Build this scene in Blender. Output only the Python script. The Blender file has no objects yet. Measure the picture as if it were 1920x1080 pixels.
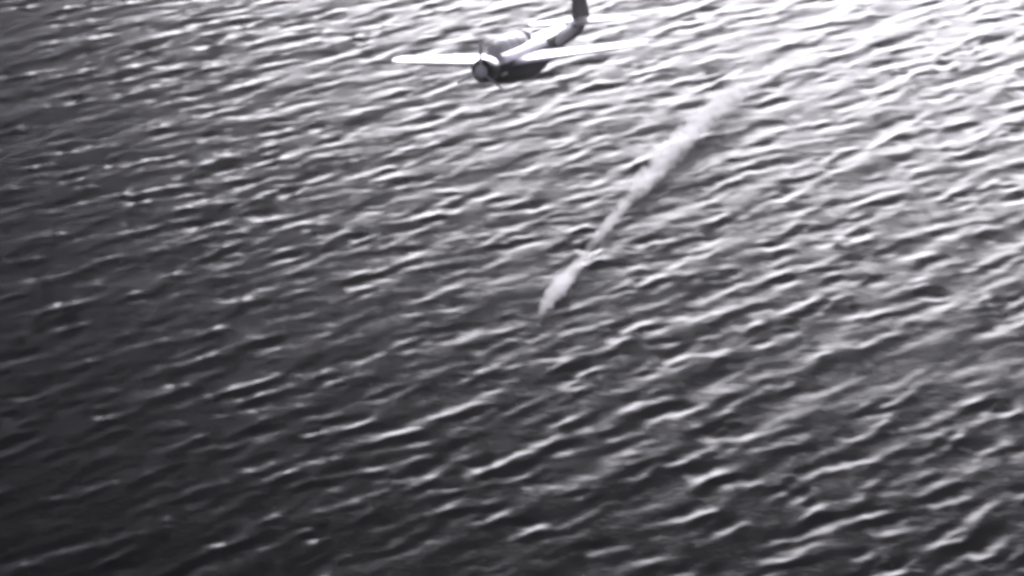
import bpy, bmesh, math, random
import numpy as np
from mathutils import Matrix, Vector

# ------------------------------------------------------------------ camera, sky, sun, exposure
scene = bpy.context.scene
R = math.radians
CAM_H = 100.0
CAM_DEP = R(28.0)
VFOV = R(14.0)

cam_data = bpy.data.cameras.new('camera')
cam = bpy.data.objects.new('camera', cam_data)
scene.collection.objects.link(cam)
cam.location = (0, 0, CAM_H)
cam.rotation_euler = (R(90) - CAM_DEP, 0, 0)
cam_data.sensor_fit = 'VERTICAL'
cam_data.angle_y = VFOV
cam_data.clip_start = 1.0
cam_data.clip_end = 60000.0
scene.camera = cam

SUN_EL, SUN_AZ = R(2.0), R(11)           # azimuth from +Y towards +X
world = bpy.data.worlds.new('World')
scene.world = world
world.use_nodes = True
wn, wl = world.node_tree.nodes, world.node_tree.links
wn.clear()
wout = wn.new('ShaderNodeOutputWorld')
wbg = wn.new('ShaderNodeBackground')
wbg.inputs['Strength'].default_value = 0.15
sky = wn.new('ShaderNodeTexSky')
sky.sky_type = 'NISHITA'
sky.sun_disc = False
sky.sun_elevation = SUN_EL
sky.sun_rotation = SUN_AZ
sky.dust_density = 3.0
bw = wn.new('ShaderNodeRGBToBW')            # monochrome film stock
tint = wn.new('ShaderNodeMix')
tint.data_type = 'RGBA'
tint.blend_type = 'MULTIPLY'
tint.inputs[0].default_value = 1.0
tint.inputs[7].default_value = (0.96, 0.935, 1.09, 1)
wl.new(sky.outputs[0], bw.inputs[0])
wl.new(bw.outputs[0], tint.inputs[6])
wl.new(tint.outputs[2], wbg.inputs[0])
wl.new(wbg.outputs[0], wout.inputs[0])

sun_data = bpy.data.lights.new('sun', 'SUN')
sun_data.energy = 4.5
sun_data.angle = R(46)
sun_data.color = (0.97, 0.945, 1.0)
sun = bpy.data.objects.new('sun', sun_data)
scene.collection.objects.link(sun)
sun_dir = Vector((math.sin(SUN_AZ) * math.cos(SUN_EL), math.cos(SUN_AZ) * math.cos(SUN_EL), math.sin(SUN_EL)))
sun.rotation_euler = sun_dir.to_track_quat('Z', 'Y').to_euler()
sun.location = (60, 200, 150)

vs = scene.view_settings
vs.view_transform = 'Standard'
vs.look = 'None'
vs.exposure = 0.92
vs.gamma = 1.0
vs.use_curve_mapping = False
scene.cycles.filter_width = 4.2              # the soft lens and grainy stock of an old cine camera
scene.cycles.volume_bounces = 10
scene.cycles.volume_step_rate = 1.0
scene.cycles.use_denoising = True

# ------------------------------------------------------------------ helpers
TINT = (0.985, 0.97, 1.03)


def grey(v):
    return (v * TINT[0], v * TINT[1], v * TINT[2], 1.0)


def link(o, parent=None):
    scene.collection.objects.link(o)
    if parent:
        o.parent = parent
    return o


def paint(name, v, rough, spec=0.5, metal=0.0, wear=0.12, scale=2.5):
    m = bpy.data.materials.new(name)
    m.use_nodes = True
    nt = m.node_tree
    b = nt.nodes['Principled BSDF']
    tc = nt.nodes.new('ShaderNodeTexCoord')
    n = nt.nodes.new('ShaderNodeTexNoise')
    n.inputs['Scale'].default_value = scale
    n.inputs['Detail'].default_value = 6
    ramp = nt.nodes.new('ShaderNodeValToRGB')
    ramp.color_ramp.elements[0].position = 0.3
    ramp.color_ramp.elements[1].position = 0.7
    ramp.color_ramp.elements[0].color = grey(v * (1 - wear))
    ramp.color_ramp.elements[1].color = grey(min(0.9, v * (1 + wear)))
    nt.links.new(tc.outputs['Object'], n.inputs['Vector'])
    nt.links.new(n.outputs['Fac'], ramp.inputs['Fac'])
    nt.links.new(ramp.outputs['Color'], b.inputs['Base Color'])
    b.inputs['Roughness'].default_value = rough
    b.inputs['Specular IOR Level'].default_value = spec
    b.inputs['Metallic'].default_value = metal
    return m


# ------------------------------------------------------------------ sea
def axis(lo, hi, step, ends, grow=1.12):
    core = list(np.arange(lo, hi + step * 0.5, step))
    out, d, x = [], step, core[0]
    while x > ends[0]:
        d *= grow
        x -= d
        out.append(x)
    left = out[::-1]
    out, d, x = [], step, core[-1]
    while x < ends[1]:
        d *= grow
        x += d
        out.append(x)
    return np.array(left + core + out)


def build_sea():
    xs = axis(-84, 84, 0.20, (-26000, 26000))
    ys = axis(112, 318, 0.22, (-26000, 30000))
    X, Y = np.meshgrid(xs, ys)
    sx = np.gradient(xs)[None, :] * np.ones_like(X)
    sy = np.gradient(ys)[:, None] * np.ones_like(X)
    S = np.maximum(sx, sy)
    x, y = X.ravel(), Y.ravel()
    s = S.ravel()
    inner = s < 30
    xi, yi, si = x[inner], y[inner], s[inner]
    rng = np.random.default_rng(11)
    N = 210
    lam = np.exp(np.linspace(math.log(0.8), math.log(16.0), N) + rng.normal(0, 0.01, N))
    # propagation: across crests that run 33 deg up to the right on the water
    base = np.where(rng.uniform(0, 1, N) < 0.72, R(55.0), R(32.0)) - R(90.0)
    spread = np.where(lam > 3.5, 0.32, 0.32 + 0.12 * np.clip(np.log(3 / lam) / 1.4, 0, 1))
    th = base + rng.normal(0, 1, N) * spread
    k = 2 * math.pi / lam
    w = np.exp(-0.5 * (np.log(lam / 2.75) / 0.8) ** 2)
    slope = w * rng.uniform(0.6, 1.4, N)
    slope *= RMS_SLOPE * math.sqrt(2) / math.sqrt((slope ** 2).sum())
    amp = slope / k
    ph = rng.uniform(0, 2 * math.pi, N)
    # gusts: slow patches where the chop is heavier or lighter
    g = np.zeros_like(xi)
    for _ in range(14):
        L = rng.uniform(18, 60)
        a = rng.uniform(0, 2 * math.pi)
        g += np.cos(2 * math.pi / L * (xi * math.cos(a) + yi * math.sin(a)) + rng.uniform(0, 6.28))
    g = 1 + 0.16 * g / math.sqrt(7)
    # and short uneven lumps that break the crests
    g2 = np.zeros_like(xi)
    for _ in range(18):
        L = rng.uniform(3.0, 8)
        a = rng.uniform(0, 2 * math.pi)
        g2 += np.cos(2 * math.pi / L * (xi * math.cos(a) + yi * math.sin(a)) + rng.uniform(0, 6.28))
    g = g * np.clip(1 + 0.5 * g2 / 3.0, 0.1, 2.2)
    dz = np.zeros_like(xi)
    dx = np.zeros_like(xi)
    dy = np.zeros_like(xi)
    for i in range(N):
        cx, cy = math.cos(th[i]), math.sin(th[i])
        f = np.clip((lam[i] / si - 3.0) / 3.0, 0, 1)
        p = k[i] * (cx * xi + cy * yi) + ph[i]
        a = amp[i] * f * (g if lam[i] < 5 else 1.0)
        dz += a * np.cos(p)
        q = a * np.sin(p) * CHOP
        dx -= q * cx
        dy -= q * cy
    z = np.zeros_like(x)
    z[inner] = dz
    x = x.copy()
    y = y.copy()
    x[inner] += dx
    y[inner] += dy
    ny, nx = X.shape
    co = np.empty((nx * ny, 3), np.float32)
    co[:, 0], co[:, 1], co[:, 2] = x, y, z
    idx = np.arange(nx * ny).reshape(ny, nx)
    quads = np.stack([idx[:-1, :-1], idx[:-1, 1:], idx[1:, 1:], idx[1:, :-1]], -1).reshape(-1, 4)
    me = bpy.data.meshes.new('sea')
    me.vertices.add(len(co))
    me.vertices.foreach_set('co', co.ravel())
    me.loops.add(quads.size)
    me.loops.foreach_set('vertex_index', quads.ravel().astype(np.int32))
    me.polygons.add(len(quads))
    me.polygons.foreach_set('loop_start', np.arange(0, quads.size, 4, dtype=np.int32))
    me.polygons.foreach_set('loop_total', np.full(len(quads), 4, np.int32))
    me.polygons.foreach_set('use_smooth', np.ones(len(quads), bool))
    me.update(calc_edges=True)
    o = link(bpy.data.objects.new('sea', me))
    o['kind'] = 'structure'
    o['label'] = 'dark choppy open sea with slanting rows of wind waves'
    o['category'] = 'sea'
    me.materials.append(sea_material())
    return o


RMS_SLOPE = 0.089
CHOP = 0.55


def sea_material():
    m = bpy.data.materials.new('sea_water')
    m.use_nodes = True
    nt = m.node_tree
    b = nt.nodes['Principled BSDF']
    b.inputs['Base Color'].default_value = grey(0.006)
    b.inputs['Roughness'].default_value = 0.2
    b.inputs['Specular IOR Level'].default_value = 0.12
    b.inputs['IOR'].default_value = 1.333
    tc = nt.nodes.new('ShaderNodeTexCoord')
    mp = nt.nodes.new('ShaderNodeMapping')
    mp.inputs['Rotation'].default_value = (0, 0, R(-44))
    mp.inputs['Scale'].default_value = (0.55, 1.5, 1.0)
    n = nt.nodes.new('ShaderNodeTexNoise')
    n.inputs['Scale'].default_value = 1.9
    n.inputs['Detail'].default_value = 2
    n.inputs['Roughness'].default_value = 0.55
    bp = nt.nodes.new('ShaderNodeBump')
    bp.inputs['Strength'].default_value = 0.22
    bp.inputs['Distance'].default_value = 0.12
    nt.links.new(tc.outputs['Object'], mp.inputs['Vector'])
    nt.links.new(mp.outputs[0], n.inputs['Vector'])
    nt.links.new(n.outputs['Fac'], bp.inputs['Height'])
    nt.links.new(bp.outputs[0], b.inputs['Normal'])
    return m


build_sea()


# ------------------------------------------------------------------ aircraft (x forward, y port, z up)
PAINT_TOP = paint('glare_aluminium_skin', 0.86, 0.32, metal=1.0, wear=0.05)  # bright upper finish puts the sun glare into the material
PAINT_DARK = paint('dark_shade_paint', 0.035, 0.5, spec=0.3)  # dark paint that also puts the belly shade into the colour
PAINT_FIN = paint('dark_fin_paint', 0.06, 0.55, spec=0.3)
PAINT_WHITE = paint('white_marking_paint', 0.82, 0.5, wear=0.06)
METAL = paint('white_spinner_paint', 0.88, 0.35, wear=0.02)
BLADE = paint('pale_blade_paint', 0.75, 0.5)
GLASS = paint('sunlit_perspex', 0.9, 0.35, metal=0.3, wear=0.05)  # pale opaque canopy colour with the sun glare put in
FRAME = paint('canopy_frame_paint', 0.6, 0.5)
BLACK = paint('engine_black', 0.012, 0.7)


def mesh_object(name, bm, mats, parent, smooth=True):
    me = bpy.data.meshes.new(name)
    bmesh.ops.recalc_face_normals(bm, faces=bm.faces)
    for f in bm.faces:
        f.smooth = smooth
    bm.to_mesh(me)
    bm.free()
    for m in (mats if isinstance(mats, (list, tuple)) else [mats]):
        me.materials.append(m)
    return link(bpy.data.objects.new(name, me), parent)


def loft(bm, rings, cap=True):
    vr = [[bm.verts.new(p) for p in r] for r in rings]
    n = len(vr[0])
    faces = []
    for a, b in zip(vr[:-1], vr[1:]):
        for i in range(n):
            faces.append(bm.faces.new((a[i], a[(i + 1) % n], b[(i + 1) % n], b[i])))
    if cap:
        bm.faces.new(vr[0][::-1])
        bm.faces.new(vr[-1])
    return faces


def section(x, cz, w, up, down, n=36, e=2.0, cy=0.0):
    """superellipse ring at station x: half width w, up / down half heights"""
    out = []
    for i in range(n):
        t = 2 * math.pi * i / n
        c, s = math.cos(t), math.sin(t)
        yy = math.copysign(abs(c) ** (2 / e), c) * w
        zz = math.copysign(abs(s) ** (2 / e), s) * (up if s > 0 else down)
        out.append((x, cy + yy, cz + zz))
    return out


def airfoil(n=14):
    pts = []
    xs_ = [0.5 * (1 - math.cos(math.pi * i / n)) for i in range(n + 1)]

    def th(u):
        return 0.6 * (1.4845 * math.sqrt(u) - 0.63 * u - 1.758 * u * u + 1.4215 * u ** 3 - 0.5075 * u ** 4)
    for u in xs_[::-1]:
        pts.append((u, th(u) * 1.15))
    for u in xs_[1:-1]:
        pts.append((u, -th(u) * 0.85))
    return pts


AF = airfoil()


WASH = 0.045


def wing_part(name, stations, parent, mats, vertical=False, split=True):
    """stations: (span, le_x, chord, z, thickness ratio)"""
    bm = bmesh.new()
    rings = []
    for (sp, le, ch, z, tk) in stations:
        ring = []
        for u, t in AF:
            if vertical:
                ring.append((le - u * ch, t * tk * ch, sp))
            else:
                ring.append((le - u * ch, sp, z + t * tk * ch + (u - 0.4) * ch * WASH))
        rings.append(ring)
    loft(bm, rings)
    o = mesh_object(name, bm, mats, parent)
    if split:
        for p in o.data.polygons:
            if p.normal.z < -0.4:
                p.material_index = 1  # downward faces darkened by colour, as underside shade
    return o


def build_aircraft():
    root = link(bpy.data.objects.new('aircraft', None))
    root['label'] = 'single-engine aircraft with sunlit white wings and dark belly flying above the sea'
    root['category'] = 'aircraft'

    # fuselage: station x, centre z, half width, up, down
    st = [(3.05, -0.05, 0.635, 0.635, 0.70), (2.4, -0.05, 0.74, 0.74, 0.96), (1.6, -0.05, 0.77, 0.78, 1.12),
          (0.6, -0.05, 0.78, 0.80, 1.24), (-0.6, 0.0, 0.77, 0.80, 1.36), (-1.8, 0.02, 0.75, 0.80, 1.36),
          (-2.6, 0.05, 0.72, 0.78, 1.24), (-3.4, 0.1, 0.66, 0.74, 0.88), (-4.6, 0.2, 0.56, 0.64, 0.66),
          (-6.0, 0.32, 0.42, 0.48, 0.62), (-7.2, 0.40, 0.30, 0.38, 0.60), (-8.1, 0.46, 0.20, 0.30, 0.50),
          (-8.8, 0.52, 0.08, 0.2, 0.3), (-9.1, 0.56, 0.02, 0.1, 0.12)]
    bm = bmesh.new()
    loft(bm, [section(x, cz, w, u, d, 40, 2.3) for x, cz, w, u, d in st])
    fus = mesh_object('fuselage', bm, [PAINT_TOP, PAINT_DARK], root)
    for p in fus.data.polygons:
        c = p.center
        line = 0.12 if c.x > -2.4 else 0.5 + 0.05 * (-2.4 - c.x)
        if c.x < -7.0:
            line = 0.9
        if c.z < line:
            p.material_index = 1  # glare above and shade below are set by material here

    # cowling ring with open front
    bm = bmesh.new()
    prof = [(3.06, 0.64), (3.3, 0.68), (3.7, 0.675), (3.92, 0.635), (4.0, 0.58), (3.96, 0.545), (3.7, 0.53)]
    n = 40
    rings = [[(x, r * math.cos(2 * math.pi * i / n), -0.05 + r * math.sin(2 * math.pi * i / n)) for i in range(n)] for x, r in prof]
    loft(bm, rings, cap=False)
    cowl = mesh_object('cowling', bm, [PAINT_TOP, PAINT_DARK], root)
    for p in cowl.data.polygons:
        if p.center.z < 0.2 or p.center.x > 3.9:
            p.material_index = 1  # lower cowl and lip dark by colour, top bright for glare
    # engine face with cylinders
    bm = bmesh.new()
    loft(bm, [[(x, r * math.cos(2 * math.pi * i / 24), -0.05 + r * math.sin(2 * math.pi * i / 24)) for i in range(24)]
              for x, r in ((3.6, 0.525), (3.66, 0.52), (3.72, 0.22), (3.98, 0.2))])
    eng = mesh_object('engine', bm, BLACK, cowl)
    for i in range(9):
        a = 2 * math.pi * i / 9
        bm = bmesh.new()
        c, s = math.cos(a), math.sin(a)
        rings = []
        for rr, w in ((0.2, 0.07), (0.27, 0.085), (0.42, 0.085), (0.5, 0.05)):
            rings.append([(3.76 + w * math.cos(2 * math.pi * j / 8), rr * c - w * math.sin(2 * math.pi * j / 8) * s,
                           -0.05 + rr * s + w * math.sin(2 * math.pi * j / 8) * c) for j in range(8)])
        loft(bm, rings)
        mesh_object('cylinder_head', bm, BLACK, cowl)
    # spinner
    bm = bmesh.new()
    rings = []
    for k in range(9):
        t = k / 8
        r = 0.36 * math.sqrt(max(0.0004, 1 - t * t))
        rings.append([(3.98 + 0.42 * t, r * math.cos(2 * math.pi * i / 24), -0.05 + r * math.sin(2 * math.pi * i / 24)) for i in range(24)])
    loft(bm, rings)
    mesh_object('spinner', bm, METAL, root)
    # propeller blades
    for k in range(3):
        a = PROP_A + k * 2 * math.pi / 3
        c, s = math.cos(a), math.sin(a)
        bm = bmesh.new()
        rings = []
        for rr, ch, tk, tw in ((0.2, 0.06, 0.05, 60), (0.5, 0.07, 0.04, 50), (0.9, 0.1, 0.028, 38), (1.3, 0.095, 0.02, 28), (1.5, 0.07, 0.015, 23), (1.6, 0.03, 0.01, 22)):
            t = R(tw)
            ring = []
            for j in range(10):
                u, v = ch * math.cos(2 * math.pi * j / 10), tk * math.sin(2 * math.pi * j / 10)
                fx, tg = u * math.sin(t) + v * math.cos(t), u * math.cos(t) - v * math.sin(t)
                ring.append((4.1 + fx, rr * c - tg * s, -0.05 + rr * s + tg * c))
            rings.append(ring)
        loft(bm, rings)
        mesh_object('propeller_blade', bm, BLADE, root)

    # wings
    dih = math.tan(R(3.5))
    h = 15.3 / 2
    for s in (1, -1):
        sta = []
        for f, le, ch, tk in ((0.06, 1.9, 3.9, 0.17), (0.15, 1.85, 3.8, 0.17), (0.35, 1.62, 3.3, 0.165), (0.6, 1.3, 2.75, 0.155),
                              (0.82, 1.0, 2.2, 0.14), (0.92, 0.78, 1.75, 0.13), (0.975, 0.5, 1.2, 0.12), (1.0, 0.1, 0.5, 0.11)):
            sta.append((s * h * f, le, ch, -0.12 + h * f * dih, tk))
        w = wing_part('wing', sta, root, [PAINT_TOP, PAINT_DARK])
        # aileron and flap plates, a hair proud of the trailing edge skin
        for nm, f0, f1 in (('flap', 0.17, 0.52), ('aileron', 0.56, 0.9)):
            bm = bmesh.new()
            rings = []
            for f in (f0, f1):
                le = np.interp(f, [0.06, 0.15, 0.35, 0.6, 0.82, 0.92], [1.9, 1.85, 1.62, 1.3, 1.0, 0.78])
                ch = np.interp(f, [0.06, 0.15, 0.35, 0.6, 0.82, 0.92], [3.9, 3.8, 3.3, 2.75, 2.2, 1.75])
                z = -0.12 + h * f * dih
                xa, xb = le - 0.78 * ch, le - 1.03 * ch
                rings.append([(xa, s * h * f, z + 0.052 * ch + 0.38 * ch * WASH), (xb, s * h * f, z + 0.01 + 0.63 * ch * WASH), (xb, s * h * f, z - 0.012 + 0.63 * ch * WASH), (xa, s * h * f, z - 0.04 * ch + 0.38 * ch * WASH)])
            loft(bm, rings)
            ob = mesh_object(nm, bm, [PAINT_TOP, PAINT_DARK], w, smooth=False)
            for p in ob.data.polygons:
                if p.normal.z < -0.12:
                    p.material_index = 1  # plate underside shaded by colour like the wing
    # tailplane halves and elevators
    for s in (1, -1):
        sta = [(s * y, le, ch, 0.72, tk) for y, le, ch, tk in ((0.0, -6.7, 2.5, 0.2), (1.2, -6.9, 2.2, 0.2), (2.3, -7.2, 1.7, 0.2),
                                                             (2.85, -7.45, 1.25, 0.18), (3.1, -7.85, 0.5, 0.12))]
        t = wing_part('tailplane', sta, root, [PAINT_TOP, PAINT_DARK])
        bm = bmesh.new()
        loft(bm, [[(-8.45, s * 0.35, 0.87), (-9.3, s * 0.35, 0.80), (-9.3, s * 0.35, 0.78), (-8.45, s * 0.35, 0.68)],
                  [(-8.4, s * 2.6, 0.81), (-8.85, s * 2.6, 0.77), (-8.85, s * 2.6, 0.75), (-8.4, s * 2.6, 0.70)]])
        mesh_object('elevator', bm, PAINT_TOP, t, smooth=False)
    # fin and rudder
    wing_part('fin', [(0.74, -7.25, 1.75, 0, 0.1), (1.0, -7.35, 1.62, 0, 0.1), (1.6, -7.5, 1.45, 0, 0.1), (2.3, -7.7, 1.22, 0, 0.1),
                      (2.65, -7.9, 0.95, 0, 0.1), (2.8, -8.15, 0.45, 0, 0.1)], root, [PAINT_FIN], vertical=True, split=False)
    wing_part('rudder', [(0.78, -8.75, 0.95, 0, 0.14), (1.1, -8.78, 0.9, 0, 0.13), (1.7, -8.8, 0.72, 0, 0.12), (2.4, -8.82, 0.45, 0, 0.1), (2.62, -8.86, 0.2, 0, 0.1)],
              root, [PAINT_FIN], vertical=True, split=False)

    # glasshouse canopy, hoops and turret dome
    bm = bmesh.new()
    loft(bm, [section(x, 0.5, w, u, 0.3, 28, 2.2) for x, w, u in
              ((2.75, 0.34, 0.24), (2.25, 0.46, 0.56), (1.7, 0.5, 0.76), (1.0, 0.52, 0.84), (0.2, 0.52, 0.86), (-0.5, 0.5, 0.82), (-0.85, 0.48, 0.72))])
    can = mesh_object('canopy', bm, GLASS, root)
    for x, w, u in ((2.24, 0.462, 0.565), (1.65, 0.503, 0.77), (1.0, 0.522, 0.843), (0.2, 0.522, 0.863), (-0.45, 0.503, 0.825)):
        bm = bmesh.new()
        loft(bm, [section(x + 0.03, 0.5, w, u, 0.3, 28, 2.2), section(x + 0.03, 0.5, w + 0.012, u + 0.012, 0.3, 28, 2.2),
                  section(x - 0.03, 0.5, w + 0.012, u + 0.012, 0.3, 28, 2.2), section(x - 0.03, 0.5, w, u, 0.3, 28, 2.2)], cap=False)
        mesh_object('canopy_frame', bm, FRAME, can)
    bm = bmesh.new()
    bmesh.ops.create_uvsphere(bm, u_segments=24, v_segments=14, radius=0.46)
    bmesh.ops.translate(bm, verts=bm.verts, vec=(-1.35, 0, 0.86))
    tur = mesh_object('gun_turret', bm, GLASS, root)
    bm = bmesh.new()
    loft(bm, [[(x, 0.03 * math.cos(2 * math.pi * i / 8), 1.02 + 0.03 * math.sin(2 * math.pi * i / 8)) for i in range(8)] for x in (-1.7, -2.4)])
    mesh_object('gun_barrel', bm, BLACK, tur)

    # pale oblong marking with a dark border on each rear side of the fuselage
    for s in (1, -1):
        for nm, hx, hz, off, mt in (('marking_border', 2.1, 0.40, 0.008, PAINT_DARK), ('marking', 1.9, 0.34, 0.016, PAINT_WHITE)):
            bm = bmesh.new()
            grid = {}
            xs_ = np.linspace(-1, 1, 15)
            for i, u in enumerate(xs_):
                ext = (1 - abs(u) ** 4) ** 0.5 if abs(u) < 1 else 0.0
                for j, v in enumerate(np.linspace(-1, 1, 9)):
                    x = -5.55 + hx * u
                    zz = 0.37 + 0.11 * (-(x + 5.55)) + hz * v * max(ext, 0.02)
                    cz, w, up, dn = [np.interp(-x, [3.4, 4.6, 6.0, 7.2, 8.1], q) for q in ((0.1, 0.2, 0.32, 0.40, 0.46), (0.66, 0.56, 0.42, 0.30, 0.20), (0.74, 0.64, 0.48, 0.38, 0.30), (0.88, 0.66, 0.62, 0.60, 0.50))]
                    q = min(0.98, abs(zz - cz) / (up if zz > cz else dn))
                    yy = w * (1 - q ** 2.3) ** (1 / 2.3) + off
                    grid[i, j] = bm.verts.new((x, s * yy, zz))
            for i in range(14):
                for j in range(8):
                    bm.faces.new((grid[i, j], grid[i + 1, j], grid[i + 1, j + 1], grid[i, j + 1]))
            mesh_object(nm, bm, mt, fus)

    # exhaust stubs and small belly fittings
    for s in (1, -1):
        bm = bmesh.new()
        loft(bm, [[(x, s * 0.67 + 0.09 * math.cos(2 * math.pi * i / 10), -0.45 + 0.07 * math.sin(2 * math.pi * i / 10)) for i in range(10)] for x in (3.0, 2.5)])
        mesh_object('exhaust_pipe', bm, FRAME, cowl)
    return root


PROP_A = R(80)
plane = build_aircraft()
# attitude: shallow climb, right wing a little low, nose turned towards the camera
Rc = Matrix(((-0.4536, 0.8818, -0.1293), (-0.2523, 0.0121, 0.9676), (0.8547, 0.4715, 0.2170)))
Rw = cam.rotation_euler.to_matrix()
M = (Rw @ Rc).to_4x4()
M.translation = cam.location + Rw @ Vector((0.186, 12.4635, -126.83))
plane.matrix_world = M


# ------------------------------------------------------------------ smoke streak low over the waves
def build_smoke():
    a, b = SMOKE_A, SMOKE_B
    d = b - a
    L = d.length
    X = d.normalized()
    Z = (Vector((0, 0, 1)) - X * X.z).normalized()
    Yv = Z.cross(X)
    bm = bmesh.new()
    rings = []
    for k in range(41):
        t = k / 40
        r = max(0.05, 1.15 * float(np.interp(t, [p for p, v in SM_RADIUS], [v for p, v in SM_RADIUS])))
        cy = SM_BOW * 4 * t * (1 - t)
        rings.append([(L * t, cy + r * math.cos(2 * math.pi * i / 20), SM_FLAT * r * math.sin(2 * math.pi * i / 20)) for i in range(20)])
    loft(bm, rings)
    m = bpy.data.materials.new('white_smoke')
    m.use_nodes = True
    nt = m.node_tree
    N, K = nt.nodes, nt.links
    N.clear()
    out = N.new('ShaderNodeOutputMaterial')
    pv = N.new('ShaderNodeVolumePrincipled')
    pv.inputs['Color'].default_value = (0.996, 0.994, 0.999, 1)
    pv.inputs['Anisotropy'].default_value = 0.65
    K.new(pv.outputs[0], out.inputs['Volume'])
    tc = N.new('ShaderNodeTexCoord')
    sep = N.new('ShaderNodeSeparateXYZ')
    K.new(tc.outputs['Object'], sep.inputs[0])

    def math_(op, a_, b_=None, clamp=False):
        n = N.new('ShaderNodeMath')
        n.operation = op
        n.use_clamp = clamp
        for i, v in enumerate((a_, b_)):
            if v is None:
                continue
            if isinstance(v, (int, float)):
                n.inputs[i].default_value = v
            else:
                K.new(v, n.inputs[i])
        return n.outputs[0]
    t = math_('DIVIDE', sep.outputs[0], L)
    rad = N.new('ShaderNodeValToRGB')
    for i, (p, v) in enumerate([SM_RADIUS[0], SM_RADIUS[-1]] + SM_RADIUS[1:-1]):
        e = rad.color_ramp.elements[i] if i < 2 else rad.color_ramp.elements.new(p)
        e.position = p
        e.color = (v / 4, v / 4, v / 4, 1)
    K.new(t, rad.inputs[0])
    rr = math_('MULTIPLY', rad.outputs[0], 4.0)
    bow = math_('MULTIPLY', math_('MULTIPLY', t, math_('SUBTRACT', 1.0, t)), 4 * SM_BOW)
    zc = math_('DIVIDE', sep.outputs[2], SM_FLAT)
    yc = math_('SUBTRACT', sep.outputs[1], bow)
    rho = math_('SQRT', math_('ADD', math_('MULTIPLY', yc, yc), math_('MULTIPLY', zc, zc)))
    noise = N.new('ShaderNodeTexNoise')
    noise.inputs['Scale'].default_value = 1.1
    noise.inputs['Detail'].default_value = 4
    K.new(tc.outputs['Object'], noise.inputs['Vector'])
    nz = noise.outputs['Fac']
    # ragged radial falloff
    q = math_('ADD', math_('DIVIDE', rho, rr), math_('MULTIPLY', math_('SUBTRACT', nz, 0.5), 1.8))
    fall = math_('SUBTRACT', 1.0, math_('MULTIPLY', q, q), clamp=True)
    prof = N.new('ShaderNodeValToRGB')
    cr = prof.color_ramp
    cr.interpolation = 'EASE'
    for i, (p, v) in enumerate([SM_PROFILE[0], SM_PROFILE[-1]] + SM_PROFILE[1:-1]):
        e = cr.elements[i] if i < 2 else cr.elements.new(p)
        e.position = p
        e.color = (v, v, v, 1)
    K.new(t, prof.inputs[0])
    dens = math_('MULTIPLY', math_('MULTIPLY', fall, prof.outputs[0]), SM_DENS)
    K.new(dens, pv.inputs['Density'])
    o = mesh_object('smoke_trail', bm, m, None)
    o['kind'] = 'stuff'
    o['label'] = 'long white streak of smoke lying across the waves, broken near its lower end'
    o['category'] = 'smoke'
    mw = Matrix((X, Yv, Z)).transposed().to_4x4()
    mw.translation = a
    o.matrix_world = mw
    return o


SMOKE_A = Vector((2.45, 182.0, 0.5))
SMOKE_B = Vector((28.8, 240.0, 1.4))
SM_BOW = 1.35
SM_FLAT = 0.45
SM_RADIUS = [(0.0, 0.3), (0.03, 0.7), (0.08, 1.0), (0.14, 0.75), (0.2, 0.5), (0.28, 0.65), (0.37, 0.75), (0.43, 1.25), (0.6, 1.5), (0.85, 1.9), (1.0, 2.3)]
SM_PROFILE = [(0.0, 0.0), (0.02, 0.7), (0.1, 1.0), (0.15, 0.2), (0.22, 0.1), (0.26, 0.4), (0.35, 0.4), (0.385, 0.08), (0.43, 0.3), (0.6, 0.26), (0.75, 0.14), (0.88, 0.04), (1.0, 0.0)]
SM_DENS = 4.8
build_smoke()


# ------------------------------------------------------------------ haze volume added to lift the greys of the sea
def build_haze():
    bm = bmesh.new()
    bmesh.ops.create_cube(bm, size=1.0)
    for v in bm.verts:
        v.co.x *= 80000
        v.co.y = v.co.y * 80000 + 2000
        v.co.z = 50.5 + v.co.z * 107
    m = bpy.data.materials.new('veil_haze')
    m.use_nodes = True
    nt = m.node_tree
    nt.nodes.clear()
    out = nt.nodes.new('ShaderNodeOutputMaterial')
    pv = nt.nodes.new('ShaderNodeVolumePrincipled')
    pv.inputs['Color'].default_value = (0.95, 0.94, 0.98, 1)
    pv.inputs['Density'].default_value = HAZE
    pv.inputs['Anisotropy'].default_value = 0.9
    nt.links.new(pv.outputs[0], out.inputs['Volume'])
    o = mesh_object('haze', bm, m, None, smooth=False)
    o['kind'] = 'stuff'
    o['label'] = 'thin pale haze added over the water as a veil on its darks'
    o['category'] = 'haze'


HAZE = 0.00024
build_haze()
